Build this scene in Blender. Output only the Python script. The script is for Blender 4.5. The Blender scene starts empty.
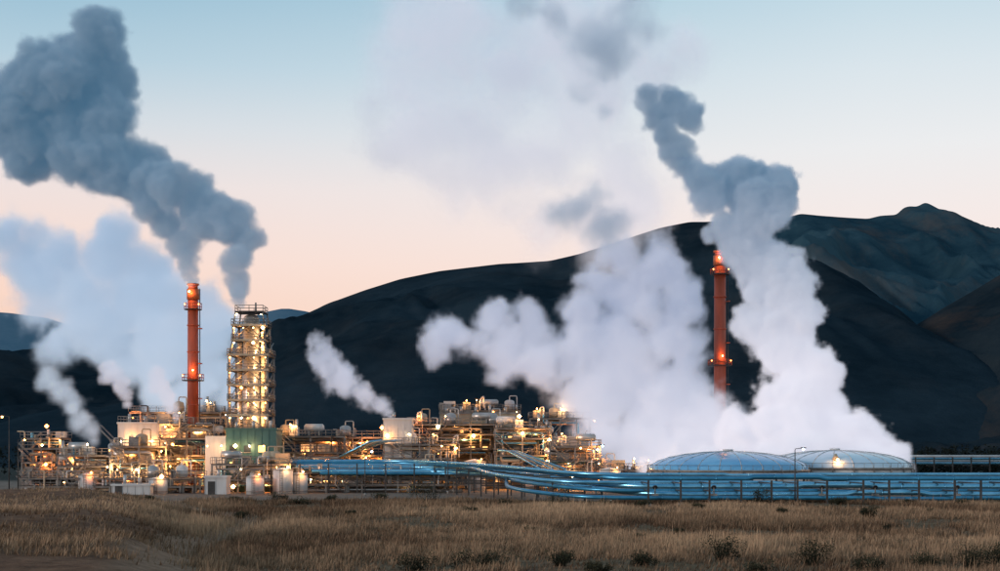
import bpy, math, random
import numpy as np
from mathutils import Vector, noise
random.seed(7); np.random.seed(7)
F=1389.0; CZ=6.7
def X(px,d): return (px-500.0)*d/F
def Z(py,d): return CZ+(455.0-py)*d/F
sc=bpy.context.scene
def link(o): sc.collection.objects.link(o); return o

# ---------------------------------------------------------------- materials
def new_mat(name):
    m=bpy.data.materials.new(name); m.use_nodes=True
    nt=m.node_tree; b=nt.nodes.get('Principled BSDF'); return m,nt,b
def surf(name,c1,c2=None,scale=1.0,rough=0.7,metal=0.0,bump=0.0,detail=6,stretch=(1,1,1)):
    m,nt,b=new_mat(name)
    b.inputs['Roughness'].default_value=rough; b.inputs['Metallic'].default_value=metal
    if c2 is None: c2=tuple(v*0.6 for v in c1)
    tc=nt.nodes.new('ShaderNodeTexCoord'); mp=nt.nodes.new('ShaderNodeMapping')
    mp.inputs['Scale'].default_value=stretch
    n=nt.nodes.new('ShaderNodeTexNoise'); n.inputs['Scale'].default_value=scale; n.inputs['Detail'].default_value=detail
    n.inputs['Roughness'].default_value=0.65
    r=nt.nodes.new('ShaderNodeValToRGB')
    r.color_ramp.elements[0].position=0.32; r.color_ramp.elements[1].position=0.68
    r.color_ramp.elements[0].color=(*c2,1); r.color_ramp.elements[1].color=(*c1,1)
    L=nt.links.new
    L(tc.outputs['Object'],mp.inputs['Vector']); L(mp.outputs[0],n.inputs['Vector']); L(n.outputs[0],r.inputs[0]); L(r.outputs[0],b.inputs['Base Color'])
    if bump>0:
        bp=nt.nodes.new('ShaderNodeBump'); bp.inputs['Strength'].default_value=bump; bp.inputs['Distance'].default_value=0.3
        L(n.outputs[0],bp.inputs['Height']); L(bp.outputs[0],b.inputs['Normal'])
    return m
def emis(name,c,s):
    m,nt,b=new_mat(name); b.inputs['Base Color'].default_value=(*c,1)
    b.inputs['Emission Color'].default_value=(*c,1); b.inputs['Emission Strength'].default_value=s
    m.cycles.emission_sampling='NONE'; return m
STEEL=surf('steel_galvanised',(0.30,0.28,0.26),(0.12,0.115,0.11),0.8,0.55,0.3)
DARK=surf('steel_dark',(0.07,0.065,0.062),(0.025,0.025,0.026),0.8,0.6,0.3)
WHITE=surf('painted_white_panel',(0.60,0.60,0.60),(0.38,0.375,0.37),0.25,0.6,stretch=(1,1,0.25))
TAN=surf('painted_cream_panel',(0.48,0.38,0.27),(0.28,0.22,0.15),0.3,0.6)
GREEN=surf('painted_green_panel',(0.05,0.14,0.13),(0.03,0.08,0.08),0.3,0.6)
RED=surf('red_oxide_paint',(0.48,0.085,0.035),(0.24,0.045,0.02),0.5,0.55,0.0,stretch=(1,1,0.15))
REDL=surf('orange_paint',(0.62,0.16,0.05),(0.4,0.09,0.03),0.7,0.5)
PIPE=surf('aluminium_pipe_cladding',(0.22,0.52,0.70),(0.09,0.31,0.48),0.35,0.27,0.72)
PIPEB=surf('blue_pipe_paint',(0.05,0.27,0.44),(0.025,0.15,0.27),0.4,0.28,0.5)
ALU=surf('vessel_cladding',(0.5,0.49,0.48),(0.3,0.29,0.28),0.4,0.35,0.5)
CONC=surf('concrete',(0.3,0.28,0.26),(0.18,0.17,0.16),0.5,0.9)
LW=emis('lamp_warm',(1.0,0.50,0.16),32); LO=emis('lamp_orange',(1.0,0.30,0.06),22); LC=emis('lamp_white',(1.0,0.74,0.42),44); LB=emis('lamp_blue',(0.5,0.8,1.0),35)
WIN=emis('lit_window',(1.0,0.50,0.16),2.6)
GLASS=surf('dark_glass',(0.03,0.04,0.05),(0.02,0.025,0.03),1,0.1)
PK=7.2   # site lighting level

# ---------------------------------------------------------------- mesh builder
class MB:
    def __init__(s): s.v=[];s.f=[];s.mi=[];s.sm=[];s.m=[];s.lights=[]
    def mid(s,m):
        if m not in s.m: s.m.append(m)
        return s.m.index(m)
    def face(s,f,m,sm=False): s.f.append(f); s.mi.append(s.mid(m)); s.sm.append(sm)
    def box(s,x0,x1,y0,y1,z0,z1,m):
        b=len(s.v); s.v+=[(x0,y0,z0),(x1,y0,z0),(x1,y1,z0),(x0,y1,z0),(x0,y0,z1),(x1,y0,z1),(x1,y1,z1),(x0,y1,z1)]
        for q in ((0,3,2,1),(4,5,6,7),(0,1,5,4),(1,2,6,5),(2,3,7,6),(3,0,4,7)): s.face([b+i for i in q],m)
    def cyl(s,p0,p1,r0,r1,m,n=10,caps=True):
        p0=Vector(p0);p1=Vector(p1);d=(p1-p0)
        if d.length<1e-6:return
        d.normalize(); a=Vector((0,0,1)) if abs(d.z)<0.9 else Vector((1,0,0))
        u=d.cross(a).normalized(); w=d.cross(u).normalized(); b=len(s.v)
        for p,r in((p0,r0),(p1,r1)):
            for i in range(n):
                t=2*math.pi*i/n; s.v.append(tuple(p+u*r*math.cos(t)+w*r*math.sin(t)))
        for i in range(n):
            j=(i+1)%n; s.face([b+i,b+j,b+n+j,b+n+i],m,True)
        if caps: s.face([b+i for i in range(n)][::-1],m); s.face([b+n+i for i in range(n)],m)
    def beam(s,p0,p1,t,m): s.cyl(p0,p1,t,t,m,4,True)
    def tube(s,path,r,m,n=10,fil=None,flange=0):
        P=[Vector(p) for p in path]; fil=fil or r*2.5; Q=[P[0]]
        for i in range(1,len(P)-1):
            a=(P[i-1]-P[i]);c=(P[i+1]-P[i]); f=min(fil,a.length*.45,c.length*.45)
            A=P[i]+a.normalized()*f; C=P[i]+c.normalized()*f
            for k in range(7):
                t=k/6; Q.append(A*(1-t)**2+P[i]*2*t*(1-t)+C*t*t)
        Q.append(P[-1]); b=len(s.v); N=len(Q)
        for i,q in enumerate(Q):
            d=(Q[min(i+1,N-1)]-Q[max(i-1,0)]).normalized()
            a=Vector((0,0,1)) if abs(d.z)<0.95 else Vector((1,0,0))
            u=d.cross(a).normalized(); w=d.cross(u).normalized()
            for k in range(n):
                t=2*math.pi*k/n; s.v.append(tuple(q+u*r*math.cos(t)+w*r*math.sin(t)))
        for i in range(N-1):
            for k in range(n):
                j=(k+1)%n; s.face([b+i*n+k,b+i*n+j,b+(i+1)*n+j,b+(i+1)*n+k],m,True)
        if flange:
            for i in range(N-1):
                L=(Q[i+1]-Q[i]).length; c=int(L/flange); dd=(Q[i+1]-Q[i]).normalized()
                for k in range(1,c+1):
                    q=Q[i]+dd*(k*flange-flange*.5); s.cyl(q-dd*.06,q+dd*.06,r*1.18,r*1.18,m,n)
    def dome(s,c,r,h,m,n=20,k=5):
        b=len(s.v)
        for j in range(k):
            t=j/k*math.pi/2
            for i in range(n):
                a=2*math.pi*i/n; s.v.append((c[0]+r*math.cos(t)*math.cos(a),c[1]+r*math.cos(t)*math.sin(a),c[2]+h*math.sin(t)))
        s.v.append((c[0],c[1],c[2]+h)); T=len(s.v)-1
        for j in range(k-1):
            for i in range(n):
                q=(i+1)%n; s.face([b+j*n+i,b+j*n+q,b+(j+1)*n+q,b+(j+1)*n+i],m,True)
        for i in range(n): s.face([b+(k-1)*n+i,b+(k-1)*n+(i+1)%n,T],m,True)
    def ball(s,c,r,m):
        b=len(s.v); x,y,z=c
        s.v+=[(x+r,y,z),(x-r,y,z),(x,y+r,z),(x,y-r,z),(x,y,z+r),(x,y,z-r)]
        for q in((0,2,4),(2,1,4),(1,3,4),(3,0,4),(2,0,5),(1,2,5),(3,1,5),(0,3,5)): s.face([b+i for i in q],m)
    def rail(s,x0,x1,y0,y1,z,m=STEEL,t=0.045):
        for (a,b2) in (((x0,y0),(x1,y0)),((x1,y0),(x1,y1)),((x1,y1),(x0,y1)),((x0,y1),(x0,y0))):
            L=math.hypot(b2[0]-a[0],b2[1]-a[1])
            for h in(0.55,1.1): s.beam((a[0],a[1],z+h),(b2[0],b2[1],z+h),t,m)
            n=max(1,int(L/1.8))
            for i in range(n):
                f=i/n; x=a[0]+(b2[0]-a[0])*f;y=a[1]+(b2[1]-a[1])*f; s.beam((x,y,z),(x,y,z+1.1),t,m)
    def lamp(s,x,y,z,m=None,r=0.2,h=0.0,light=0,side=True):
        m=m or random.choice([LW,LW,LW,LC,LO]); r*=random.choice([.6,.7,.9,1.2,2.0])
        if h>0: s.beam((x,y,z-h),(x,y,z+.12),.05,DARK)
        s.box(x-.18,x+.18,y-.05,y+.3,z+r,z+r+.08,DARK)
        s.ball((x,y-.02,z),r,m)
        if light>0: s.lights.append((x,y-.45,z-.1,m,light))
    def frame(s,x0,x1,y0,y1,levels,bay=5.0,m=STEEL,t=0.14,deck=True,rails=True,brace=True,lampp=0.35,z0=0.0,lm=None,lpow=0):
        nx=max(1,round((x1-x0)/bay)); xs=[x0+(x1-x0)*i/nx for i in range(nx+1)]
        zt=levels[-1]
        for x in xs:
            for y in(y0,y1): s.box(x-t,x+t,y-t,y+t,z0,zt,m)
        pz=z0
        for z in levels:
            for y in(y0,y1): s.box(x0+t,x1-t,y-t*.8,y+t*.8,z-.32,z-.02,m)
            for x in xs: s.box(x-t*.8,x+t*.8,y0+t,y1-t,z-.3,z-.04,m)
            if deck: s.box(x0-.3,x1+.3,y0-.3,y1+.3,z,z+.06,DARK)
            if rails: s.rail(x0-.25,x1+.25,y0-.25,y1+.25,z+.06)
            if brace:
                for i in range(nx):
                    if random.random()<.45:
                        a,b2=(xs[i],xs[i+1]) if random.random()<.5 else (xs[i+1],xs[i])
                        s.beam((a,y0,pz),(b2,y0,z-.2),.07,m)
            for x in xs:
                if random.random()<lampp*.75: s.lamp(x+random.uniform(-.8,1.2),y0-.35,z-random.uniform(.4,1.4),lm,light=lpow if random.random()<.5 else 0)
            pz=z
    def vessel(s,x,y,z,r,h,m=ALU):
        s.cyl((x,y,z),(x,y,z+h),r,r,m,16); s.dome((x,y,z+h),r,r*.5,m,16,4)
        for k in range(1,int(h/1.5)): s.cyl((x,y,z+k*1.5),(x,y,z+k*1.5+.1),r*1.04,r*1.04,STEEL,16)
        s.tube([(x,y,z+h+r*.3),(x,y,z+h+r*.5+.8),(x+r+.5,y,z+h+r*.5+.8),(x+r+.5,y,z)],.13,m,6)
    def drum(s,x0,x1,y,z,r,m=ALU):
        s.cyl((x0,y,z),(x1,y,z),r,r,m,14)
        for x,e in((x0,-1),(x1,1)): s.cyl((x,y,z),(x+e*r*.4,y,z),r,r*.55,m,14)
        for x in(x0+(x1-x0)*.2,x0+(x1-x0)*.8): s.box(x-.15,x+.15,y-r*.7,y+r*.7,z-r-.8,z-r*.6,CONC)
    def build(s,name):
        me=bpy.data.meshes.new(name); me.from_pydata(s.v,[],s.f)
        for m in s.m: me.materials.append(m)
        me.polygons.foreach_set('material_index',s.mi); me.polygons.foreach_set('use_smooth',s.sm); me.update()
        o=link(bpy.data.objects.new(name,me))
        for i,(x,y,z,m,p) in enumerate(s.lights):
            l=bpy.data.lights.new('bulb','POINT'); l.energy=p*PK; l.shadow_soft_size=.25
            l.color={LW:(1,.41,.11),LO:(1,.28,.06),LC:(1,.55,.23),LB:(.6,.8,1)}[m]
            lo=link(bpy.data.objects.new('lamp_bulb',l)); lo.location=(x,y,z); lo.parent=o
        return o

# ---------------------------------------------------------------- ground
def sstep(a,b,x):
    if a>b: return 1-sstep(b,a,x)
    t=min(1,max(0,(x-a)/(b-a))); return t*t*(3-2*t)
def bankf(x,y):
    e=-14-(y-80)*.26+5*noise.noise(Vector((y*.05,2,3)))
    return sstep(e,e-9-(y-80)*.07,x)*sstep(206,188,y)*sstep(30,90,y)
def trackf(x,y):
    """worn dirt track winding from the near left towards the plant"""
    if y<60 or y>206: return 0
    cx=-17-(y-75)*.12-14*sstep(120,200,y)+2.5*math.sin(y*.05)
    return 1-sstep(1.2,3.0,abs(x-cx)+1.2*noise.noise(Vector((x*.4,y*.2,5))))
def gh(x,y):
    h=0.0
    k=sstep(215,185,y)*sstep(-60,40,y)
    h+=k*(0.5*noise.noise(Vector((x*.035,y*.03,1)))+0.2*noise.noise(Vector((x*.12,y*.1,4))))
    h+=bankf(x,y)*(2.1+1.0*noise.noise(Vector((x*.07,y*.05,9)))+.4*noise.noise(Vector((x*.3,y*.25,2))))
    h-=.15*trackf(x,y)
    h+=1.2*sstep(900,2500,y)
    return h
def grid_mesh(name,xs,ys,hf,mat,af=None):
    v=[(x,y,hf(x,y)) for y in ys for x in xs]; nx=len(xs); f=[]
    for j in range(len(ys)-1):
        for i in range(nx-1): a=j*nx+i; f.append((a,a+1,a+nx+1,a+nx))
    me=bpy.data.meshes.new(name); me.from_pydata(v,[],f); me.materials.append(mat)
    me.polygons.foreach_set('use_smooth',[True]*len(f))
    if af:
        at=me.attributes.new('track','FLOAT','POINT'); at.data.foreach_set('value',[af(p[0],p[1]) for p in v])
    return link(bpy.data.objects.new(name,me))
def axis(a): 
    out=[]
    for (s,e,st) in a: out+=list(np.arange(s,e,st))
    return out+[a[-1][1]]
m,nt,b=new_mat('ground_soil_and_grass'); L=nt.links.new
b.inputs['Roughness'].default_value=.95; b.inputs['Specular IOR Level'].default_value=.1
tc=nt.nodes.new('ShaderNodeTexCoord')
def NZ(s,d=6,st=(1,1,1)):
    mp=nt.nodes.new('ShaderNodeMapping'); mp.inputs['Scale'].default_value=st; L(tc.outputs['Object'],mp.inputs[0])
    n=nt.nodes.new('ShaderNodeTexNoise'); n.inputs['Scale'].default_value=s; n.inputs['Detail'].default_value=d; n.inputs['Roughness'].default_value=.7; L(mp.outputs[0],n.inputs[0]); return n
def ramp(inp,els):
    r=nt.nodes.new('ShaderNodeValToRGB'); e=r.color_ramp.elements
    while len(e)<len(els): e.new(.5)
    for i,(p,c) in enumerate(els): e[i].position=p; e[i].color=(*c,1)
    L(inp,r.inputs[0]); return r
def mix(fac,a,bb):
    mx=nt.nodes.new('ShaderNodeMix'); mx.data_type='RGBA'
    L(fac,mx.inputs[0]); L(a,mx.inputs[6]); L(bb,mx.inputs[7]); return mx.outputs[2]
n1=NZ(.9,8); n2=NZ(.06,4); n3=NZ(.3,6)
grassc=ramp(n1.outputs[0],[(.3,(.08,.05,.028)),(.55,(.17,.11,.062)),(.75,(.26,.18,.11))])
soil=ramp(n1.outputs[0],[(.3,(.08,.038,.022)),(.6,(.20,.10,.058)),(.8,(.30,.175,.11))])
trk=ramp(n1.outputs[0],[(.3,(.16,.085,.05)),(.7,(.33,.20,.13))])
gravel=ramp(n3.outputs[0],[(.3,(.12,.095,.075)),(.7,(.26,.20,.16))])
dark=ramp(n3.outputs[0],[(.3,(.012,.018,.018)),(.7,(.03,.036,.03))])
sx=nt.nodes.new('ShaderNodeSeparateXYZ'); L(tc.outputs['Object'],sx.inputs[0])
def mr(inp,a,b_,o0=0,o1=1):
    r=nt.nodes.new('ShaderNodeMapRange'); r.interpolation_type='SMOOTHSTEP'; r.inputs[1].default_value=a; r.inputs[2].default_value=b_; r.inputs[3].default_value=o0; r.inputs[4].default_value=o1; L(inp,r.inputs[0]); return r.outputs[0]
patch=mr(n2.outputs[0],.5,.62)
c=mix(patch,grassc.outputs[0],soil.outputs[0])
c=mix(mr(sx.outputs[1],203,207),c,gravel.outputs[0])
c=mix(mr(sx.outputs[1],330,380),c,dark.outputs[0])
bank=nt.nodes.new('ShaderNodeMath'); bank.operation='MULTIPLY'
L(mr(sx.outputs[2],.5,1.1),bank.inputs[0]); L(mr(sx.outputs[1],210,235,1,0),bank.inputs[1])
c=mix(bank.outputs[0],c,soil.outputs[0])
ta=nt.nodes.new('ShaderNodeAttribute'); ta.attribute_name='track'
c=mix(ta.outputs['Fac'],c,trk.outputs[0])
L(c,b.inputs['Base Color'])
bp=nt.nodes.new('ShaderNodeBump'); bp.inputs['Strength'].default_value=.8; bp.inputs['Distance'].default_value=.3; L(n1.outputs[0],bp.inputs['Height']); L(bp.outputs[0],b.inputs['Normal'])
GROUND=m
xs=axis([(-9000,-1000,1000),(-1000,-200,100),(-200,-60,2.5),(-60,60,1.2),(60,200,2.5),(200,1000,100),(1000,9000,1000)])
ys=axis([(-600,-50,50),(-50,60,10),(60,240,1.8),(240,600,30),(600,3000,200),(3000,12000,1500)])
grid_mesh('ground',xs,ys,gh,GROUND,trackf)

# ---------------------------------------------------------------- mountains
def mountain_mat(name,cd,cl,streak,scale,brown=(.05,.035,.028),bump=.3):
    global nt,L,tc
    m,nt,b=new_mat(name); L=nt.links.new; tc=nt.nodes.new('ShaderNodeTexCoord')
    b.inputs['Roughness'].default_value=1; b.inputs['Specular IOR Level'].default_value=0
    a=NZ(scale,10,(1,1,.8)); c1=ramp(a.outputs[0],[(.38,cd),(.62,cl)])
    s=NZ(scale*2.5,7,(1,.3,.35)); f=ramp(s.outputs[0],[(.48,(0,0,0)),(.7,(streak,)*3)])
    br=nt.nodes.new('ShaderNodeRGB'); br.outputs[0].default_value=(*brown,1)
    L(mix(f.outputs[0],c1.outputs[0],br.outputs[0]),b.inputs['Base Color'])
    fi=NZ(scale*5,8); bp=nt.nodes.new('ShaderNodeBump'); bp.inputs['Strength'].default_value=bump; bp.inputs['Distance'].default_value=.05/scale; L(fi.outputs[0],bp.inputs['Height']); L(bp.outputs[0],b.inputs['Normal'])
    return m
def mountain(name,prof,d,front,back,mat,amp,ns,seed,nx=220,ny=70,pw=1.3,ridge=.9,edge=.03):
    P=[(X(px,d),Z(py,d)) for px,py in prof]; px_=[p[0] for p in P]; pz=[p[1] for p in P]
    xs=np.linspace(px_[0],px_[-1],nx); ys=np.concatenate([np.linspace(d-front,d,ny),np.linspace(d,d+back,12)[1:]])
    fx=np.linspace(px_[0],px_[-1],600); fz=np.interp(fx,px_,pz)
    k=np.hanning(11);k/=k.sum(); fz=np.convolve(np.pad(fz,5,mode='edge'),k,'valid')
    def hf(x,y):
        r=float(np.interp(x,fx,fz))
        if y<=d: t=(y-(d-front))/front; e=t**pw
        else: e=1-((y-d)/back)**1.5
        e=max(0,e)
        n=noise.fractal(Vector((x*ns,y*ns*.45,seed)),1.0,2.1,6)
        rg=0; am=1; fq=2.0
        wx=x+.6/ns*noise.noise(Vector((x*ns*2,y*ns,seed+2)))*.5
        for o in range(5):
            rg+=am*(.5-abs(noise.noise(Vector((wx*ns*fq,y*ns*fq*.25,seed+5+o))))*1.6); am*=.44; fq*=2.05
        g=math.sin(math.pi*min(1,e)) if e<1 else 0
        w=edge+(1-edge)*g
        return r*e+amp*w*(n*.6+rg*ridge)*(.15+.85*min(1,e*2)) - (4 if e<=0.001 else 0)
    return grid_mesh(name,list(xs),list(ys),hf,mat)
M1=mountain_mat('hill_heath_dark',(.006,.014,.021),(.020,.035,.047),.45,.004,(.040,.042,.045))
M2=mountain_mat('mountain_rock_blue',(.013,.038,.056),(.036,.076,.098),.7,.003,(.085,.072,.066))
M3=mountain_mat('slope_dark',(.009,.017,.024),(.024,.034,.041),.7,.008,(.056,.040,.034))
M4=mountain_mat('far_hill_haze',(.07,.14,.20),(.10,.17,.23),.0,.002)  # aerial haze put into the paler, bluer base colour
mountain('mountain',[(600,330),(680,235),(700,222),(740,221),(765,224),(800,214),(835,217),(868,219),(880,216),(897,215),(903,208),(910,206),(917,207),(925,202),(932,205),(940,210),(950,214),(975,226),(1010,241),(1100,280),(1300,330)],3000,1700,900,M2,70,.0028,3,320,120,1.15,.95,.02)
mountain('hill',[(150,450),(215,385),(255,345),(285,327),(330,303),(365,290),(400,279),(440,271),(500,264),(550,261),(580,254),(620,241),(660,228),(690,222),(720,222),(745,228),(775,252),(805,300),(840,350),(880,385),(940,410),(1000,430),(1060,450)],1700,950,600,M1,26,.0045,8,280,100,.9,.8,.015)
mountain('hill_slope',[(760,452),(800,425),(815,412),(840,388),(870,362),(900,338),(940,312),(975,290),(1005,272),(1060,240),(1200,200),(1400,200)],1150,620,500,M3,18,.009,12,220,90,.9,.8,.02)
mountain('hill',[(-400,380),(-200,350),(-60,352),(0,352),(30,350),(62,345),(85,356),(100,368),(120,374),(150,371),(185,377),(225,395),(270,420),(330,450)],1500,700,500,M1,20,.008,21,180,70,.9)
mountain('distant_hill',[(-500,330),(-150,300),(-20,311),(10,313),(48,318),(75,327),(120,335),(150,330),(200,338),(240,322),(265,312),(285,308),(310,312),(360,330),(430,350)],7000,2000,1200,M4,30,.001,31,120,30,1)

# ---------------------------------------------------------------- steam volumes
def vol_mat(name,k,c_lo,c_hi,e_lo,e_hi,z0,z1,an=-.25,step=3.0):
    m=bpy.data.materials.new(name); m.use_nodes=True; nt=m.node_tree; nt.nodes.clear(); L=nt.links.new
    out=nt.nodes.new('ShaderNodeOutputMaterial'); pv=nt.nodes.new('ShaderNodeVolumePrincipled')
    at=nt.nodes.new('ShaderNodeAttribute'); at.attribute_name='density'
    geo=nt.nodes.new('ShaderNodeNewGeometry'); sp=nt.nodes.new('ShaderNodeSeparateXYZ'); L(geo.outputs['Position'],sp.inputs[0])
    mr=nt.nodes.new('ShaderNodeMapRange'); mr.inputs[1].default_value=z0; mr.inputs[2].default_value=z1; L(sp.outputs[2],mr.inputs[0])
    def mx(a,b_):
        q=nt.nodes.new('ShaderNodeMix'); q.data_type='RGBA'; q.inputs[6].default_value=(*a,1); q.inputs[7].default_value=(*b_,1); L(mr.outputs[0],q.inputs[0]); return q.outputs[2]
    L(mx(c_lo,c_hi),pv.inputs['Color']); pv.inputs['Density'].default_value=k; pv.inputs['Anisotropy'].default_value=an  # lamp-lit pale base and shaded darker top painted in by height
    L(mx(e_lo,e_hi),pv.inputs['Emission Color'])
    mu=nt.nodes.new('ShaderNodeMath'); mu.operation='MULTIPLY'; mu.inputs[1].default_value=k; L(at.outputs['Fac'],mu.inputs[0]); L(mu.outputs[0],pv.inputs['Emission Strength'])  # glow added to the steam in place of multiple scattering
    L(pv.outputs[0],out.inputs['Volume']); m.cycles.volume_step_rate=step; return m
def steam(name,keys,d,mat,voxel=.6,warp=2.0,wscale=.08,bil=.5,bscale=.12,wisp=.3,lo=0.0,hi=.35,sat=2,seed=0,dj=.5,grow=1.0,ws=1.3):
    """keys: (px,py,rpx[,depth offset]) centres of the billows along the drifting plume at depth d"""
    rnd=random.Random(seed); B=[]
    for kk in keys:
        px,py,r=kk[:3]; dd=d+(kk[3] if len(kk)>3 else 0); R=r*dd/F*grow; c=Vector((X(px,dd),dd+rnd.uniform(-dj,dj)*R,Z(py,dd))); B.append((c,R))
        for i in range(sat):
            v=Vector((rnd.gauss(0,1),rnd.gauss(0,1),rnd.gauss(0,1))).normalized(); B.append((c+v*R*.62,R*rnd.uniform(.45,.72)))
    mn=Vector([min(c[i]-r for c,r in B)-warp for i in range(3)]); mx=Vector([max(c[i]+r for c,r in B)+warp for i in range(3)])
    mn.z=max(mn.z,0.0)
    ng=bpy.data.node_groups.new(name,'GeometryNodeTree'); ng.interface.new_socket('Geometry',in_out='INPUT',socket_type='NodeSocketGeometry'); ng.interface.new_socket('Geometry',in_out='OUTPUT',socket_type='NodeSocketGeometry')
    N=ng.nodes; L=ng.links.new; out=N.new('NodeGroupOutput'); vc=N.new('GeometryNodeVolumeCube'); sm=N.new('GeometryNodeSetMaterial'); sm.inputs['Material'].default_value=mat
    pos=N.new('GeometryNodeInputPosition').outputs[0]
    def M(op,a,b=None,c=None):
        n=N.new('ShaderNodeMath'); n.operation=op
        for i,q in enumerate((a,b,c)):
            if q is None: continue
            if isinstance(q,(int,float)): n.inputs[i].default_value=q
            else: L(q,n.inputs[i])
        return n.outputs[0]
    off=N.new('ShaderNodeVectorMath'); off.operation='ADD'; L(pos,off.inputs[0]); off.inputs[1].default_value=(seed*37.1,seed*11.3,seed*5.7); po=off.outputs[0]
    nz=N.new('ShaderNodeTexNoise'); nz.inputs['Scale'].default_value=wscale; nz.inputs['Detail'].default_value=6; nz.inputs['Roughness'].default_value=.62; L(po,nz.inputs['Vector'])
    s=N.new('ShaderNodeVectorMath'); s.operation='SUBTRACT'; L(nz.outputs['Color'],s.inputs[0]); s.inputs[1].default_value=(.5,.5,.5)
    sc_=N.new('ShaderNodeVectorMath'); sc_.operation='SCALE'; L(s.outputs[0],sc_.inputs[0]); sc_.inputs['Scale'].default_value=warp*3
    ad=N.new('ShaderNodeVectorMath'); ad.operation='ADD'; L(pos,ad.inputs[0]); L(sc_.outputs[0],ad.inputs[1]); p=ad.outputs[0]
    acc=None
    for c,R in B:
        di=N.new('ShaderNodeVectorMath'); di.operation='DISTANCE'; L(p,di.inputs[0]); di.inputs[1].default_value=c
        v=M('MULTIPLY_ADD',di.outputs['Value'],-1.0/R,1.0)
        acc=v if acc is None else M('SMOOTH_MAX',acc,v,.2)
    p2=N.new('ShaderNodeVectorMath'); p2.operation='ADD'; L(po,p2.inputs[0])
    s3=N.new('ShaderNodeVectorMath'); s3.operation='SCALE'; L(s.outputs[0],s3.inputs[0]); s3.inputs['Scale'].default_value=warp*2; L(s3.outputs[0],p2.inputs[1])
    for q,w in((1,1.0),(2.1,.65),(4.5,.45),(9,.25)):
        vo=N.new('ShaderNodeTexVoronoi'); vo.feature='F1'; vo.inputs['Scale'].default_value=bscale*q; L(p2.outputs[0],vo.inputs['Vector'])
        acc=M('ADD',acc,M('MULTIPLY_ADD',vo.outputs['Distance'],-bil*w,.52*bil*w))
    if wisp:
        nw=N.new('ShaderNodeTexNoise'); nw.inputs['Scale'].default_value=bscale*ws; nw.inputs['Detail'].default_value=8; nw.inputs['Roughness'].default_value=.68; nw.inputs['Distortion'].default_value=.4; L(p2.outputs[0],nw.inputs['Vector'])
        acc=M('ADD',acc,M('MULTIPLY_ADD',nw.outputs[0],wisp*2,-wisp))
    rg=N.new('ShaderNodeMapRange'); rg.interpolation_type='SMOOTHSTEP'; rg.inputs[1].default_value=lo; rg.inputs[2].default_value=hi; L(acc,rg.inputs[0])
    L(rg.outputs[0],vc.inputs['Density']); vc.inputs['Min'].default_value=mn; vc.inputs['Max'].default_value=mx
    for i,a in enumerate('XYZ'): vc.inputs['Resolution '+a].default_value=max(8,int((mx[i]-mn[i])/voxel))
    L(vc.outputs[0],sm.inputs[0]); L(sm.outputs[0],out.inputs[0])
    me=bpy.data.meshes.new(name); me.materials.append(mat); o=link(bpy.data.objects.new(name,me)); md=o.modifiers.new('steam','NODES'); md.node_group=ng
    return o
V_dark=vol_mat('steam_volume_shaded',.7,(.70,.79,.88),(.60,.72,.84),(.08,.12,.17),(.03,.075,.12),36,66)  # steam with its shade against the sky put into the dark colour
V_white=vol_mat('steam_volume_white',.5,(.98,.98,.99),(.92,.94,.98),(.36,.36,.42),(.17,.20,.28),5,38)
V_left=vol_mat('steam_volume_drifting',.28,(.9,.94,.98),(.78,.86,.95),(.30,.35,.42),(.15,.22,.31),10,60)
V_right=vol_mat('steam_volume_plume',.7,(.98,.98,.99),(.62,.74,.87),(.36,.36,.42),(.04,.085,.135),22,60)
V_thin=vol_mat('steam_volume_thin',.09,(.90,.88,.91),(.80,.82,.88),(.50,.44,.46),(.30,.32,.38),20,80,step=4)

steam('dark_steam_plume',[(242,301,8),(240,292,11),(237,281,15),(236,262,18),(240,240,21),(228,222,25),(205,215,27),(195,196,25),(172,190,27),(150,185,27),(135,172,32),(108,165,36),(85,150,40),(60,135,44),(30,145,38),(22,110,40),(55,90,44),(85,65,42),(100,42,30),(70,55,30),(108,80,30),(18,165,20),(110,120,30),(85,100,38),(30,75,26),
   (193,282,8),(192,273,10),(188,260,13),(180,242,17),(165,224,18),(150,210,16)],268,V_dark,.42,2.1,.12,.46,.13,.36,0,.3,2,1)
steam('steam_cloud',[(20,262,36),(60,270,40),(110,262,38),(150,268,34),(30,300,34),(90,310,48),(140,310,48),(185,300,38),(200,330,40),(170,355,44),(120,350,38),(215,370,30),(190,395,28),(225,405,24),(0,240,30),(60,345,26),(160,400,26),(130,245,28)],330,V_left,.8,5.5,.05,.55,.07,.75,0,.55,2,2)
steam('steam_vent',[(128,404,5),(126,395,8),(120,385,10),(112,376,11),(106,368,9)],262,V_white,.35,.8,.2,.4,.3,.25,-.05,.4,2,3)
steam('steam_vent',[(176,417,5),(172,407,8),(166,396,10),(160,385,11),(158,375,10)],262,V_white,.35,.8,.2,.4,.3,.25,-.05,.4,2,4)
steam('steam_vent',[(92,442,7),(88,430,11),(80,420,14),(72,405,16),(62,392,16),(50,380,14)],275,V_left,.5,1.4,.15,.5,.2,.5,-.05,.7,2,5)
steam('steam_vent',[(389,416,4),(387,410,6),(381,404,9),(372,399,11),(362,393,13),(350,386,15),(338,378,17),(328,366,17),(322,352,14),(316,340,10)],285,V_white,.35,1.8,.15,.45,.22,.8,-.03,.65,2,6)
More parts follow.
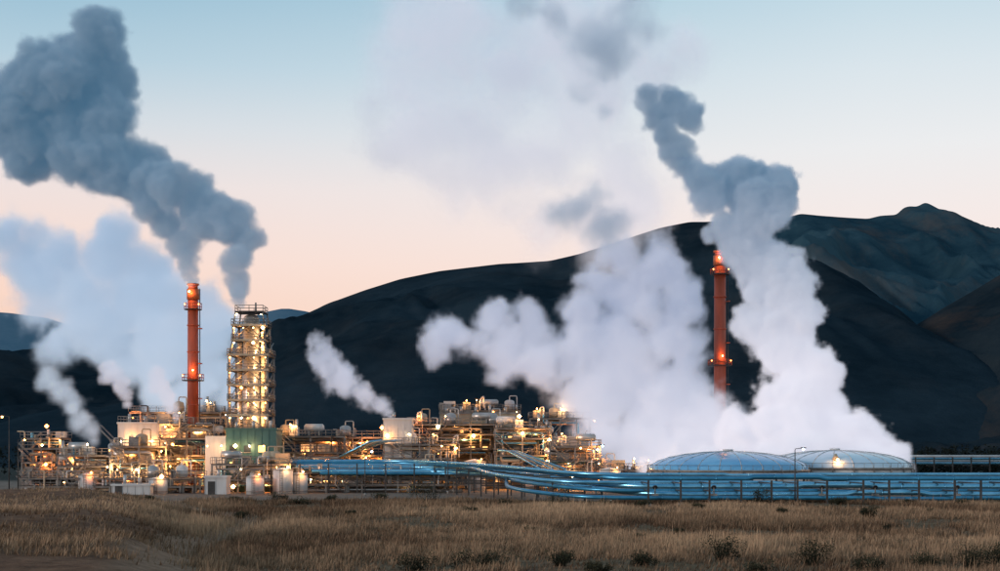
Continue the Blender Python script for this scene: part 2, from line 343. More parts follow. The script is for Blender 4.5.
steam('steam_cloud',[(655,462,48),(695,445,48),(630,450,38),(660,405,46),(640,375,46),(612,345,42),(572,352,36),(540,358,36),(500,345,30),(642,310,42),(610,295,36),(635,275,36),(618,252,28),(655,255,24),(592,395,32),(510,378,22),(468,340,22),(447,330,20),(440,350,16),(685,290,26,15),(690,385,38,22),(602,425,30),(525,318,24),(720,425,34,18),(575,315,28),(665,340,38),(485,318,20),(690,340,26,20),(590,275,22)],285,V_white,.55,5.5,.06,.5,.09,1.0,.03,.8,2,7,ws=1.1)
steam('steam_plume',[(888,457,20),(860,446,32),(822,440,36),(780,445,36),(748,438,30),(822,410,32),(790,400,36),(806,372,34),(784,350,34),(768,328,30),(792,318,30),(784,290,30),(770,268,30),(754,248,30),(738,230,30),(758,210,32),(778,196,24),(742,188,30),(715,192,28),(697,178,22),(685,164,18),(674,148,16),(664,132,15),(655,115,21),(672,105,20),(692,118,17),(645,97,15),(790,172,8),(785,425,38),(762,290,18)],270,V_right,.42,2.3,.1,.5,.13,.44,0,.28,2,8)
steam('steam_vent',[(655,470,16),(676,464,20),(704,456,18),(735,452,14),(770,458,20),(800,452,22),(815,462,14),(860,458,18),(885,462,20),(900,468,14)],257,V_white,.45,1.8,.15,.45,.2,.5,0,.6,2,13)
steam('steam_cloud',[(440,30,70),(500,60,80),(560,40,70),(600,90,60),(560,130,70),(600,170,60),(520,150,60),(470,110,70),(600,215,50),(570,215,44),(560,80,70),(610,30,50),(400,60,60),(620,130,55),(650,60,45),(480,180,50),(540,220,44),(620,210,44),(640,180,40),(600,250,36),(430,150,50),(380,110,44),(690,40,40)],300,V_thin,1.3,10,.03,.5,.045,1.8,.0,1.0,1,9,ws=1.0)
steam('dark_steam_wisp',[(560,6,26),(590,22,32),(605,45,28),(592,65,22),(580,85,17),(530,4,24),(625,12,26),(585,205,28),(562,215,26),(612,218,24),(645,112,14),(600,235,22),(640,20,22),(595,105,14),(600,185,20)],262,vol_mat('dark_steam_wisp_volume',.24,(.62,.72,.84),(.62,.72,.84),(.12,.15,.20),(.09,.13,.18),0,100),.55,6,.06,.4,.07,1.4,.0,1.1,1,10)  # steam wisps, shade painted into the volume colour

# ---------------------------------------------------------------- chimneys
def chimney(px,top,d,r,plat):
    s=MB(); x=X(px,d); zt=Z(top,d); zp=Z(plat,d)
    s.cyl((x,d,0),(x,d,8),r*1.25,r*1.05,RED,24); s.cyl((x,d,8),(x,d,zt-3),r*1.05,r*.95,RED,24)
    s.cyl((x,d,zt-3),(x,d,zt-1),r*1.12,r*1.12,REDL,24); s.cyl((x,d,zt-1),(x,d,zt),r*.9,r*.85,RED,24); s.cyl((x,d,zt-.25),(x,d,zt+.05),r*1.1,r*1.1,REDL,24)
    for k in range(6): s.cyl((x,d,6+k*(zt-9)/6),(x,d,6.25+k*(zt-9)/6),r*1.1,r*1.1,RED,24)
    for z,R in((zp,r*2.0),(zt-5,r*1.6)):
        s.cyl((x,d,z),(x,d,z+.15),R,R,DARK,20)
        for i in range(14):
            a=2*math.pi*i/14; b_=2*math.pi*(i+1)/14
            p=(x+R*math.cos(a),d+R*math.sin(a)); q=(x+R*math.cos(b_),d+R*math.sin(b_))
            s.beam((p[0],p[1],z+.1),(p[0],p[1],z+1.25),.05,RED)
            for h in(.65,1.25): s.beam((p[0],p[1],z+h),(q[0],q[1],z+h),.05,RED)
        for a in(-1,1): s.ball((x+a*R*.8,d-R*.7,z+1.0),.13,LO)
    for e in(-.25,.25): s.beam((x+r+.35,d-.4+e,2),(x+r+.35,d-.4+e,zt-1),.05,DARK)
    for k in range(int(zt/1.2)): s.beam((x+r+.35,d-.65,2+k*1.15),(x+r+.35,d-.15,2+k*1.15),.035,DARK)
    for k in range(5): s.cyl((x+r+.4,d-.4,4+k*(zt-6)/5),(x+r+.4,d-.4,4.2+k*(zt-6)/5),.45,.45,RED,8)
    s.ball((x-.4,d-r-.5,zt-1.6),.22,LW); s.lights.append((x-.4,d-r-1.2,zt-1.6,LW,45)); s.ball((x+.3,d-r-.5,zp+2),.16,LW); s.lights.append((x+.3,d-r-1.2,zp+2,LW,38))
    return s.build('chimney')
chimney(193,284,268,1.05,381)
chimney(720,251,292,1.25,366)

# ---------------------------------------------------------------- process tower
s=MB(); d=262; x=X(251.5,d); zt=Z(327,d)
nl=11; H=zt
for i in range(nl+1):
    z=H*i/nl; w=3.55 if i<nl-1 else 2.9
    if i>0:
        s.box(x-w-.35,x+w+.35,d-w-.35,d+w+.35,z,z+.14,DARK); s.rail(x-w-.3,x+w+.3,d-w-.3,d+w+.3,z+.14,STEEL,.06)
        s.box(x-w-.36,x+w+.36,d-w-.42,d-w-.36,z-.1,z+.3,TAN)
        for e in(-1,-.35,.35,1):
            if random.random()<.8: s.lamp(x+e*w*.93,d-w-.5,z-.45,random.choice([LW,LW,LC,LO]),.14+.05*random.random())
        s.lights.append((x-2.1,d-w-.2,z-.8,LW,60)); s.lights.append((x+2.1,d-w+1.6,z-.9,LC,65))
    if i<nl:
        z2=H*(i+1)/nl; w2=3.55 if i+1<nl-1 else 2.9
        for a in(-1,1):
            for b_ in(-1,1): s.beam((x+a*w,d+b_*w,z),(x+a*w2,d+b_*w2,z2),.24,STEEL)
        for a in(-1,1):
            s.beam((x-w*a,d-w,z),(x,d-w,z2-.1),.09,STEEL)
        s.beam((x-w,d-w,z),(x-w,d+w,z2),.09,STEEL); s.beam((x+w,d-w,z),(x+w,d+w,z2),.09,STEEL)
        sx_=1 if i%2 else -1
        s.box(x-w*.9,x+w*.9,d+w*.5,d+w*.8,z+.2,z+.25,DARK)
        for k in range(8): s.box(x+sx_*(-w*.8+k*w*.2)-.3,x+sx_*(-w*.8+k*w*.2)+.3,d-w*.95,d-w*.6,z+.2+k*(z2-z)/8,z+.27+k*(z2-z)/8,STEEL)
s.cyl((x,d,1),(x,d,zt+1.5),1.7,1.5,ALU,20); s.dome((x,d,zt+1.5),1.5,.9,ALU)
s.cyl((x-2.3,d+.5,1),(x-2.3,d+.5,zt-3),.55,.55,ALU,12); s.cyl((x+2.3,d-.5,1),(x+2.3,d-.5,zt-1),.45,.45,TAN,12)
for a in(-1,1):
    for b_ in(-1,1): s.beam((x+a*2.9,d+b_*2.9,zt),(x+a*2.5,d+b_*2.5,zt+2.8),.14,STEEL)
s.box(x-2.7,x+2.7,d-2.7,d+2.7,zt+2.6,zt+2.75,DARK); s.rail(x-2.6,x+2.6,d-2.6,d+2.6,zt+2.75,STEEL,.06)
for a in(-1,1): s.lamp(x+a*2.3,d-2.8,zt+2.1,LC,.16)
s.cyl((x+.8,d,zt+2.7),(x+.8,d,zt+4.6),.2,.15,STEEL,8)
s.build('process_tower')

# ---------------------------------------------------------------- buildings
def building(x0,x1,y0,y1,h,mat,roof=DARK,z0=0,wins=0,lit=.5,door=True):
    s=MB(); s.box(x0,x1,y0,y1,z0,h,mat); s.box(x0-.2,x1+.2,y0-.2,y1+.2,h,h+.35,roof)
    n=int((x1-x0)/1.2)
    for i in range(n+1):
        xx=x0+(x1-x0)*i/max(1,n); s.box(xx-.04,xx+.04,y0-.06,y0-.003,z0,h-.003,mat)
    for r in range(wins):
        zz=z0+1.2+r*3.0
        if zz+1.3>h: break
        k=int((x1-x0)/2.6)
        for i in range(k):
            xx=x0+1.3+i*2.6; s.box(xx-.6,xx+.6,y0-.1,y0-.065,zz,zz+1.2,WIN if random.random()<lit else GLASS)
            s.box(xx-.7,xx+.7,y0-.14,y0-.065,zz-.12,zz-.003,STEEL)
    if door and z0<1: s.box(x0+.5,x0+1.7,y0-.1,y0-.065,z0+.003,2.2,DARK)
    for k in range(int((x1-x0)/3)):
        xx=x0+1+k*3+random.random(); s.cyl((xx,y0+2,h+.3),(xx,y0+2,h+1.0+random.random()),.3,.3,ALU,8)
    return s
b_=building(X(118,262),X(176,262),262,270,Z(424,262),WHITE,WHITE)
for i in range(6): b_.lamp(X(122+i*10,262),261.5,Z(436+random.random()*6,262),light=50 if i%2 else 0)
b_.rail(X(118,262),X(176,262),262,270,Z(424,262)+.35); b_.build('turbine_building')
b_=building(X(226,252),X(276,252),252,259,Z(430,252),GREEN,GREEN,wins=3,lit=.35); b_.box(X(204,252),X(227,252)-.3,253,259,0,Z(436,252),WHITE)
for i in range(5): b_.lamp(X(208+i*14,252),251.4,Z(446,252),light=55 if i%2 else 0)
b_.build('control_building')
b_=building(X(384,264),X(412,264),263,270,Z(420,264),WHITE,WHITE); b_.lamp(X(388,264),262.4,Z(436,264),light=40); b_.build('cooling_building')
b_=building(X(300,275),X(352,275),275,284,Z(443,275),WHITE,WHITE,wins=2,lit=.6); b_.lamp(X(305,275),274.5,7,light=90); b_.build('pump_building')
b_=building(X(205,236),X(226,236),236,240,Z(478,236),WHITE,WHITE); b_.build('equipment_shed')
b_=building(X(112,234),X(150,234),234,238,Z(486,234),WHITE,WHITE); b_.build('equipment_shed')
b_=building(X(62,262),X(96,262),262,268,Z(462,262),WHITE,WHITE,wins=2,lit=.5); b_.lamp(X(66,262),261.4,5,light=90); b_.build('pump_building')
b_=building(X(440,283),X(520,283),283,290,Z(414,283),TAN,STEEL,wins=4,lit=.4); b_.build('turbine_building')
b_=building(X(548,272),X(588,272),271,279,Z(438,272),WHITE,WHITE,wins=2,lit=.5); b_.build('compressor_building')

# ---------------------------------------------------------------- process units
def unit(name,pxa,pxb,d,depth,pys,bay=4.5,vessels=4,pipes=5,lampp=.45,lpow=120,tall=2,m=STEEL,tops=True):
    s=MB(); x0,x1=X(pxa,d),X(pxb,d); lv=[Z(p,d) for p in sorted(pys,reverse=True)]; lv=[z for z in lv if z>1.2]
    s.frame(x0,x1,d,d+depth,lv,bay,m,lampp=lampp,lpow=lpow)
    W=x1-x0; fl=[0]+lv
    for i in range(vessels):
        xx=x0+W*(i+.5+random.uniform(-.3,.3))/vessels; k=random.randrange(len(fl)); z=fl[k]+.1; hh=(fl[k+1]-z-.6) if k+1<len(fl) else 2.2
        t=random.random()
        if t<.45: s.vessel(xx,d+depth*.4,z,min(1.1,.35*hh+.3),max(.8,hh*.75),random.choice([ALU,WHITE,TAN]))
        elif t<.8: s.drum(xx-1.6,xx+1.6,d+depth*.35,z+1.5,.75,random.choice([ALU,WHITE]))
        else: s.box(xx-1.2,xx+1.2,d+.6,d+2.4,z,z+min(2,max(.8,hh*.8)),random.choice([WHITE,TAN,CONC]))
    for z in lv:
        for i in range(pipes):
            yy=d+.4+depth*.8*i/pipes; r=random.choice([.12,.18,.28,.35]); a=x0+W*random.uniform(0,.3); e=x1-W*random.uniform(0,.3); zz=z-.34-r-(.0 if i%2 else .5)
            pth=[(a,yy,zz),(e,yy,zz)]
            if random.random()<.6: pth.append((e,yy,max(.5,zz-random.uniform(1.5,4))))
            if random.random()<.5: pth.insert(0,(a,yy,zz+random.uniform(1,2.6)))
            s.tube(pth,r,random.choice([ALU,STEEL,TAN,PIPE,DARK]),8,flange=3 if r>.15 else 0)
        s.lights.append((x0+W*random.uniform(.15,.85),d+depth*.25,z-1.0,random.choice([LW,LO]),lpow*.9))
    for i in range(int(W/1.6)):
        xx=x0+W*random.random(); za=random.choice(fl); zb=za+random.uniform(1.5,4.5); zb=min(zb,lv[-1]+1.2)
        s.tube([(xx,d-.3,za),(xx,d-.3,zb),(xx+random.choice([-1,1])*random.uniform(.5,1.8),d-.3,zb)],random.choice([.07,.1,.16]),random.choice([ALU,STEEL,DARK,TAN]),6)
        if random.random()<.5: s.box(xx-.4,xx+.4,d-.2,d+.5,za+.1,za+random.uniform(.7,1.6),random.choice([WHITE,STEEL,CONC,TAN]))
    if tops:
        for i in range(max(2,int(W/3.5))):
            xx=x0+W*random.random(); z=lv[-1]; t=random.random()
            if t<.35: s.tube([(xx,d+1,z),(xx,d+1,z+random.uniform(1,tall)),(xx+.8,d+1,z+tall),(xx+.8,d+1,z+.5)],.16,ALU,8)
            elif t<.6: s.box(xx-.8,xx+.8,d+.7,d+2.5,z+.06,z+random.uniform(.8,1.7),random.choice([WHITE,STEEL]))
            else: s.cyl((xx,d+1.5,z),(xx,d+1.5,z+random.uniform(1,tall*1.5)),.3,.25,ALU,10)
            if random.random()<.5: s.lamp(xx,d+.5,z+random.uniform(1.4,2.4),h=1.4,light=lpow*.6 if random.random()<.4 else 0)
    xx=x0+W*.3
    for i in range(len(fl)-1):
        n=int((fl[i+1]-fl[i])/.25); sg=1 if i%2 else -1
        for k in range(n): s.box(xx+sg*k*.25-.13,xx+sg*k*.25+.13,d-1.3,d-.5,fl[i]+k*.25,fl[i]+k*.25+.05,STEEL)
        for yy in(-1.3,-.5): s.beam((xx,d+yy,fl[i]+1),(xx+sg*n*.25,d+yy,fl[i+1]+1),.05,STEEL); s.beam((xx,d+yy,fl[i]),(xx+sg*n*.25,d+yy,fl[i+1]),.08,STEEL)
    return s.build(name)
unit('process_unit',22,60,258,6,[476,462,448,438],4,3,4,.5,70,1.5)
unit('process_unit',58,112,252,7,[478,466,455],4,5,4,.4,70,1.8)
unit('process_unit',112,166,250,9,[478,463,446],5.5,6,5,.7,150,2)
unit('process_unit',160,214,256,8,[472,455,438,424],4.5,6,5,.7,150,2.5)
unit('process_unit',130,230,275,9,[430,412],7,4,4,.5,100,2.5)
unit('process_unit',212,290,245,7,[479,464],5.5,7,5,.5,120,1.5)
unit('process_unit',276,345,262,9,[472,452,436],5.5,5,5,.5,120,2.2)
unit('process_unit',340,384,264,10,[475,455,437],5.5,5,6,.5,120,2.5)
unit('process_unit',412,500,274,10,[466,448,434,424],6,6,6,.55,130,2.5)
unit('process_unit',440,520,292,9,[426,410],6,4,4,.5,100,3)
unit('process_unit',384,455,262,7,[474,458,444],6,6,5,.5,120,1.8)
unit('process_unit',495,550,266,11,[472,455,438,428],6,6,6,.55,130,2.4)
unit('process_unit',550,600,262,8,[474,460,446],5,5,5,.6,130,2.0)
unit('process_unit',530,590,284,8,[440,418],6,4,4,.4,100,2.4)
unit('process_unit',596,650,262,8,[478,470],5,3,4,.4,100,1.5)
unit('pipe_rack',290,470,247,5,[484,472],7,5,8,.3,80,1.2,tops=False)
unit('pipe_rack',20,200,243,4,[486,478],7,5,6,.3,70,1.2,tops=False)

def tank(name,px,d,r,h,mat=WHITE):
    s=MB(); x=X(px,d); s.cyl((x,d,0),(x,d,h),r,r,mat,28); s.cyl((x,d,h),(x,d,h+r*.22),r*1.02,.15,mat,28)
    s.cyl((x,d,h-.12),(x,d,h+.0),r*1.04,r*1.04,STEEL,28); s.cyl((x,d,.4),(x,d,.55),r*1.03,r*1.03,STEEL,28)
    for k in range(int(h/.4)): s.beam((x-.25,d-r-.15,.3+k*.4),(x+.25,d-r-.15,.3+k*.4),.03,STEEL)
    for e in(-.25,.25): s.beam((x+e,d-r-.15,0),(x+e,d-r-.15,h+.8),.04,STEEL)
    s.lamp(x+r*.6,d-r*.9,h+.4,light=24); return s.build(name)
tank('storage_tank',283,238,1.7,4.2); tank('storage_tank',299,240,1.5,3.4); tank('storage_tank',158,238,1.6,2.6); tank('storage_tank',255,236,1.5,3); tank('storage_tank',365,256,2.2,5,ALU); tank('storage_tank',610,256,2.0,4,WHITE); tank('storage_tank',475,262,2.0,5.5,WHITE); tank('storage_tank',88,244,1.7,3.2)

DOMEM=surf('dome_roof_blue',(.20,.48,.72),(.13,.37,.62),.12,.2,.15)
DOMEW=surf('dome_roof_pale',(.56,.68,.77),(.42,.58,.70),.12,.2,.15)
def dome_tank(px,d,r,zr,za,m):
    s=MB(); x=X(px,d); s.cyl((x,d,0),(x,d,zr),r,r,WHITE,64)
    s.cyl((x,d,zr),(x,d,zr+.35),r*1.015,r*1.015,STEEL,64)
    s.dome((x,d,zr+.35),r*.995,za-zr-.35,m,64,10)
    for i in range(24):
        a=2*math.pi*i/24; pts=[]
        for j in range(7):
            t=j/6*math.pi/2*.97; pts.append((x+r*.998*math.cos(t)*math.cos(a),d+r*.998*math.cos(t)*math.sin(a),zr+.38+(za-zr-.35)*math.sin(t)))
        for p,q in zip(pts,pts[1:]): s.beam(p,q,.06,WHITE)
        s.box(x+r*1.02*math.cos(a)-.12,x+r*1.02*math.cos(a)+.12,d+r*1.02*math.sin(a)-.12,d+r*1.02*math.sin(a)+.12,0,zr-.01,STEEL)
    s.cyl((x,d,za-.05),(x,d,za+.35),.9,.9,WHITE,16)
    for i in range(48):
        a=2*math.pi*i/48; b2=2*math.pi*(i+1)/48; R=r*1.01
        s.beam((x+R*math.cos(a),d+R*math.sin(a),zr+.3),(x+R*math.cos(a),d+R*math.sin(a),zr+1.1),.035,STEEL)
        s.beam((x+R*math.cos(a),d+R*math.sin(a),zr+1.1),(x+R*math.cos(b2),d+R*math.sin(b2),zr+1.1),.035,STEEL)
    return s
s=dome_tank(728,236,13.5,3.9,7.3,DOMEM); s.build('dome_tank')
s=dome_tank(835,246,13.2,4.2,7.5,DOMEW); x=X(840,232); s.cyl((x,235,5.6),(x,235,6.9),.9,.15,TAN,8); s.lamp(x,233.6,5.9,LW,.2,light=40); s.build('dome_tank')

# ---------------------------------------------------------------- pipelines
s=MB(); rnd=random.Random(3)
for i in range(7):
    z=5.6-i*.36; r=(.26,.36,.26,.42,.26,.36,.28)[i]; xb=-14.0+i*1.5; x_f=(9,13,6,15,10,17,8)[i]; yb=254-i*1.6; yf=198-i*2.0; zf=(3.9,3.35,2.85,2.3,1.8,1.35,.95)[i]
    s.tube([(X(272+i*8,yb),yb,z),(xb-4,yb,z),(xb+6,yb-14,z-.3),(x_f-7,yf+15,zf+.9),(x_f+3,yf,zf),(32+i*3,yf,zf),(32.8+i*3,yf-.1,zf+(.25 if i%2 else -.12)),(42+i*3,yf,zf+(.25 if i%2 else -.12)),(43+i*3,yf,zf),(110,yf,zf)],r,(PIPE,PIPEB,PIPE,PIPE,PIPEB,PIPE,PIPEB)[i],12,7,flange=4.5+i*.5)
for k in range(24):
    xx=20+k*4.0+rnd.uniform(-.5,.5)
    s.box(xx-.12,xx+.12,184.6,184.9,-.3,3.3,DARK); s.box(xx-.12,xx+.12,198.8,199.1,-.3,3.9,DARK)
    for z in(3.0,2.0,.7): s.box(xx-.1,xx+.1,184.9,198.8,z-.16,z-.0,DARK)
    s.box(xx-.35,xx+.35,184.3,185.2,-.3,.25,CONC)
for k in range(9):
    xx=22+k*9.5+rnd.uniform(-3,3); s.cyl((xx,186.3,1.2),(xx,186.3,2.3),.1,.1,STEEL,6); s.cyl((xx,186.25,2.3),(xx,186.35,2.4),.35,.35,DARK,10); s.box(xx-.4,xx+.4,185.9,186.6,.7,1.5,STEEL)
for t in range(10):
    f=t/9; xx=-8+f*19; yy=244-f*46; hh=4.9-f*1.4
    for e in(-3.5,3.5): s.box(xx+e-.12,xx+e+.12,yy-.12,yy+.12,0,hh,DARK)
    for q in(0,1.1,2.2): s.box(xx-3.6,xx+3.6,yy-.1,yy+.1,hh-.2-q-.2,hh-.2-q,DARK)
for t in range(6):
    xx=-40+t*5
    for yy in(243,255): s.box(xx-.12,xx+.12,yy-.12,yy+.12,0,5.2,DARK)
    s.box(xx-.1,xx+.1,243,255,2.9,3.1,DARK)
s.build('steam_pipeline')
s=MB()
for i in range(4): s.tube([(X(892,300),300+i*1.5,6.4-i*.5),(X(1150,300),300+i*1.5,6.4-i*.5)],.3,PIPE if i%2 else WHITE,10,flange=5)
for k in range(16):
    xx=X(892,300)+1+k*4; s.box(xx-.12,xx+.12,299.5,299.8,0,6.2,DARK); s.box(xx-.1,xx+.1,299.8,305,4.3,4.5,DARK)
s.build('steam_pipeline')
s=MB()
for i in range(3): s.tube([(X(905,225),225+i,3.4-i*.5),(X(1150,225),225+i,3.4-i*.5)],.22,PIPE,10,flange=5)
for k in range(14):
    xx=X(905,225)+1+k*4; s.box(xx-.1,xx+.1,224.5,224.7,0,3.3,DARK)
s.build('steam_pipeline')
s=MB()
for i in range(5):
    s.tube([(X(498,258),259+i*.7,7.6),(X(508,258)+i*.4,257,7.4),(X(540,250)+i*1.1,248,4.2),(X(546,250)+i*1.1,246,.4)],.14,(PIPE,STEEL,PIPE,TAN,PIPE)[i],8)
for i in range(5):
    s.tube([(X(340,262),260.5+i*.6,6.3),(X(372,262)+i*.8,258,9.2),(X(384,262)+i*.9,258,9.4)],.18,(PIPE,TAN,STEEL,PIPE,ALU)[i],8)
s.build('pipe_bundle')

def street_lamp(px,d,h,m=LC,dirn=1,z0=0):
    s=MB(); x=X(px,d); s.cyl((x,d,z0-.3),(x,d,z0+h),.11,.06,DARK,8); s.cyl((x,d,z0),(x,d,z0+.5),.18,.16,CONC,8)
    s.tube([(x,d,z0+h-.1),(x,d,z0+h+.3),(x+1.1*dirn,d,z0+h+.4)],.05,DARK,6,.4); s.box(x+dirn*1.1-.35,x+dirn*1.1+.35,d-.14,d+.14,z0+h+.36,z0+h+.5,DARK)
    s.ball((x+dirn*1.1,d,z0+h+.22),.16,m); return s.build('street_lamp')
street_lamp(795,183,7.2,LB); street_lamp(9,220,12.5,LW,-1); street_lamp(18,235,9,LW,1); street_lamp(365,226,7,LB); street_lamp(596,235,8,LB); street_lamp(448,240,8,LW,-1)

# ---------------------------------------------------------------- vegetation
def leafmat(name,c1,c2):
    m,nt,b=new_mat(name); b.inputs['Roughness'].default_value=.9; b.inputs['Specular IOR Level'].default_value=.1
    a=nt.nodes.new('ShaderNodeAttribute'); a.attribute_name='tint'; r=nt.nodes.new('ShaderNodeValToRGB')
    r.color_ramp.elements[0].color=(*c2,1); r.color_ramp.elements[1].color=(*c1,1); nt.links.new(a.outputs['Fac'],r.inputs[0]); nt.links.new(r.outputs[0],b.inputs['Base Color']); return m
def tri_mesh(name,V,tint,mat):
    n=len(V)//3; me=bpy.data.meshes.new(name); me.vertices.add(len(V)); me.vertices.foreach_set('co',V.astype('f').ravel())
    me.loops.add(len(V)); me.loops.foreach_set('vertex_index',np.arange(len(V),dtype='i')); me.polygons.add(n)
    me.polygons.foreach_set('loop_start',np.arange(0,len(V),3,dtype='i')); me.polygons.foreach_set('loop_total',np.full(n,3,dtype='i'))
    at=me.attributes.new('tint','FLOAT','POINT'); at.data.foreach_set('value',tint.astype('f')); me.materials.append(mat); me.update(); me.validate()
    return link(bpy.data.objects.new(name,me))
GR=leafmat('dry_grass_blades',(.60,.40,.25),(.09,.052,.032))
n=560000
u=np.random.rand(n); yy=70*(202/70)**(u**.95); xx=(np.random.rand(n)-.5)*yy*.86
big=np.array([noise.noise(Vector((a*.03,b__*.028,13))) for a,b__ in zip(xx,yy)])
dens=np.array([noise.noise(Vector((a*.06,b__*.045,3)))+.6*noise.noise(Vector((a*.25,b__*.16,7)))+.35*noise.noise(Vector((a*.9,b__*.5,7))) for a,b__ in zip(xx,yy)])
bk=np.array([bankf(a,b__) for a,b__ in zip(xx,yy)]); tk=np.array([trackf(a,b__) for a,b__ in zip(xx,yy)])
keep=np.random.rand(n)<np.clip(.7+dens*1.6,.08,1)*(1-.8*bk)*(1-.9*tk)
xx,yy,dens,bk,big=xx[keep],yy[keep],dens[keep],bk[keep],big[keep]; n=len(xx)
zz=np.array([gh(a,b__) for a,b__ in zip(xx,yy)])
h=(.22+.44*np.random.rand(n))*(1+.9*np.clip(dens,-.6,.8))*(1-.4*bk); h*=np.where(np.random.rand(n)<.03,1.8,1)
ang=np.random.rand(n)*math.pi; w=.016+.026*np.random.rand(n)+yy*.00012
lx=np.random.randn(n)*.11+.08; ly=np.random.randn(n)*.1
V=np.empty((n,3,3)); V[:,0]=np.c_[xx-np.cos(ang)*w,yy-np.sin(ang)*w,zz-.03]; V[:,1]=np.c_[xx+np.cos(ang)*w,yy+np.sin(ang)*w,zz-.03]; V[:,2]=np.c_[xx+lx,yy+ly,zz+h]
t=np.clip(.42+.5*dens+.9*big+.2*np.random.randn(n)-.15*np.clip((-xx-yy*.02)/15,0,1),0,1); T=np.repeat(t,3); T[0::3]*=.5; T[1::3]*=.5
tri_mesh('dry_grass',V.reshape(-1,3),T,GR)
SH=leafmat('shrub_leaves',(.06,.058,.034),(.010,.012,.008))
def shrub(px,d,w,h,n=900):
    x=X(px,d); z=gh(x,d); C=[(x+random.uniform(-.5,.5)*w,d+random.uniform(-.4,.4)*w,z+h*random.uniform(.25,.8),random.uniform(.18,.36)*w) for _ in range(9)]
    V=[];T=[]
    for i in range(n):
        c=random.choice(C); v=Vector((random.gauss(0,1),random.gauss(0,1),random.gauss(0,1))).normalized()*random.random()**.4*c[3]
        p=Vector(c[:3])+Vector((v.x,v.y,v.z*.9)); p.z=max(z+.02,p.z)
        a=Vector((random.gauss(0,1),random.gauss(0,1),random.gauss(0,1))).normalized()*.07*(1+d/200); b2=Vector((random.gauss(0,1),random.gauss(0,1),random.gauss(0,1))).normalized()*.07*(1+d/200)
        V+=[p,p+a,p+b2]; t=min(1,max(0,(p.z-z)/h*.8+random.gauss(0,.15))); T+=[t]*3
    for i in range(26):
        a=random.random()*6.28; k=random.uniform(.1,.55); q=Vector((math.cos(a)*w*k,math.sin(a)*w*k,h*random.uniform(.7,1.25))); o=Vector((x+random.uniform(-.2,.2)*w,d,z)); V+=[o+Vector((-.03,0,0)),o+Vector((.03,0,0)),o+q]; T+=[.1]*3
    return tri_mesh('shrub',np.array([tuple(v) for v in V]),np.array(T),SH)
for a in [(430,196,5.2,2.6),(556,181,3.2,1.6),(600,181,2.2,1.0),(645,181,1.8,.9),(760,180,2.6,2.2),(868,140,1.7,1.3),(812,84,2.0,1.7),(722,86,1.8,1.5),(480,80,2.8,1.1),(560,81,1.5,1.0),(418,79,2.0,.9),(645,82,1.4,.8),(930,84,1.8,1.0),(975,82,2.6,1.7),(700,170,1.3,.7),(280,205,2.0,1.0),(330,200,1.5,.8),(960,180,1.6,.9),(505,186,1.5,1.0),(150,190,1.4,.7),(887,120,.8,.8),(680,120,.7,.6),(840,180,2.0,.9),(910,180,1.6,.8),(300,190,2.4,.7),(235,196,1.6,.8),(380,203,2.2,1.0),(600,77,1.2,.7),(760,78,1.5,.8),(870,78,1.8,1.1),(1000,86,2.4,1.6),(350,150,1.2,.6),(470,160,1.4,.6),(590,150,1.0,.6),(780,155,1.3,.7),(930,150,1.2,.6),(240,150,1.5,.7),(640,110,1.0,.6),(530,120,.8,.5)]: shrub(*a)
V=[];T=[]
for i in range(300):
    d=random.uniform(400,560); px=random.uniform(820,1060) if i<200 else random.uniform(-30,280); x=X(px,d); H=random.uniform(4,10)
    for k in range(90):
        r=random.random(); zz_=H*(.15+.85*r); R=(1-r)**.6*H*.4+.4; a=random.random()*6.28; q=R*random.random()**.5
        p=Vector((x+q*math.cos(a),d+q*math.sin(a),zz_))
        V+=[p,p+Vector((random.uniform(-1,1),random.uniform(-1,1),random.uniform(-.8,.8))),p+Vector((random.uniform(-1,1),random.uniform(-1,1),random.uniform(-.8,.8)))]; T+=[r*.8*random.random()]*3
tri_mesh('distant_trees',np.array([tuple(v) for v in V]),np.array(T),leafmat('conifer_foliage',(.022,.03,.026),(.005,.008,.008)))

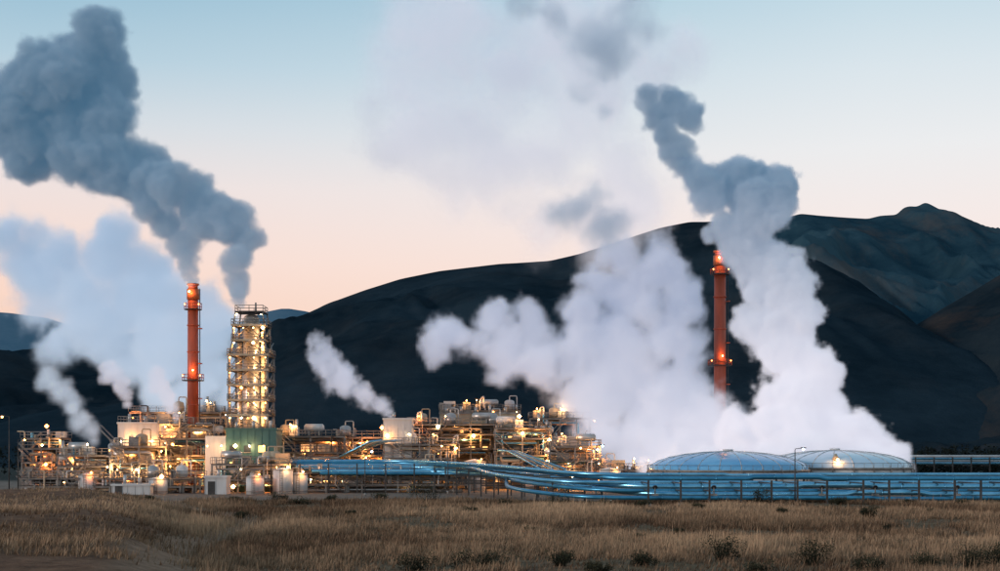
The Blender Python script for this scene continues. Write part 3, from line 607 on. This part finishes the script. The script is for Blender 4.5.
# ---------------------------------------------------------------- sky, sun, camera
w=bpy.data.worlds.new('World'); sc.world=w; w.use_nodes=True; nt=w.node_tree; nt.nodes.clear(); L=nt.links.new
out=nt.nodes.new('ShaderNodeOutputWorld'); bg=nt.nodes.new('ShaderNodeBackground'); L(bg.outputs[0],out.inputs[0])
tc=nt.nodes.new('ShaderNodeTexCoord'); sp=nt.nodes.new('ShaderNodeSeparateXYZ'); L(tc.outputs['Generated'],sp.inputs[0])
def R(els):
    r=nt.nodes.new('ShaderNodeValToRGB'); e=r.color_ramp.elements; r.color_ramp.interpolation='LINEAR'
    while len(e)<len(els): e.new(.5)
    for i,(p,c) in enumerate(els): e[i].position=p; e[i].color=(*c,1)
    L(sp.outputs[2],r.inputs[0]); return r.outputs[0]
left=R([(0,(.7,.48,.40)),(.09,(1.0,.68,.54)),(.135,(1.0,.76,.67)),(.185,(.90,.79,.77)),(.225,(.70,.75,.80)),(.265,(.48,.65,.76)),(.32,(.30,.52,.67)),(1,(.12,.26,.42))])
right=R([(0,(.7,.56,.50)),(.10,(1.0,.78,.69)),(.16,(.96,.85,.82)),(.21,(.88,.88,.89)),(.26,(.74,.82,.87)),(.32,(.53,.71,.81)),(1,(.14,.30,.45))])
fx=nt.nodes.new('ShaderNodeMapRange'); fx.inputs[1].default_value=-.3; fx.inputs[2].default_value=.25; L(sp.outputs[0],fx.inputs[0])
mx=nt.nodes.new('ShaderNodeMix'); mx.data_type='RGBA'; L(fx.outputs[0],mx.inputs[0]); L(left,mx.inputs[6]); L(right,mx.inputs[7])
SE=math.radians(9); AZ=math.radians(-122)   # low sun, from the left and behind the camera
sky=nt.nodes.new('ShaderNodeTexSky'); sky.sky_type='NISHITA'; sky.sun_disc=False; sky.sun_elevation=SE; sky.sun_rotation=AZ
sm=nt.nodes.new('ShaderNodeVectorMath'); sm.operation='SCALE'; L(sky.outputs[0],sm.inputs[0]); sm.inputs['Scale'].default_value=.1
mm=nt.nodes.new('ShaderNodeMix'); mm.data_type='RGBA'; mm.inputs[0].default_value=.06; L(mx.outputs[2],mm.inputs[6]); L(sm.outputs[0],mm.inputs[7])
L(mm.outputs[2],bg.inputs[0]); bg.inputs[1].default_value=1.0
sl=bpy.data.lights.new('sun','SUN'); sl.energy=1.45; sl.angle=math.radians(8); sl.color=(1,.87,.80); so=link(bpy.data.objects.new('sun',sl))
dv=Vector((math.sin(AZ)*math.cos(SE),math.cos(AZ)*math.cos(SE),math.sin(SE))); so.rotation_euler=dv.to_track_quat('Z','Y').to_euler()
cam=bpy.data.cameras.new('camera'); cam.sensor_width=36; cam.lens=50; cam.shift_y=.1695; cam.clip_end=30000; cam.clip_start=.5
co=link(bpy.data.objects.new('camera',cam)); co.location=(0,0,CZ); co.rotation_euler=(math.radians(90),0,0); sc.camera=co
sc.view_settings.view_transform='Standard'; sc.view_settings.look='None'; sc.view_settings.exposure=0
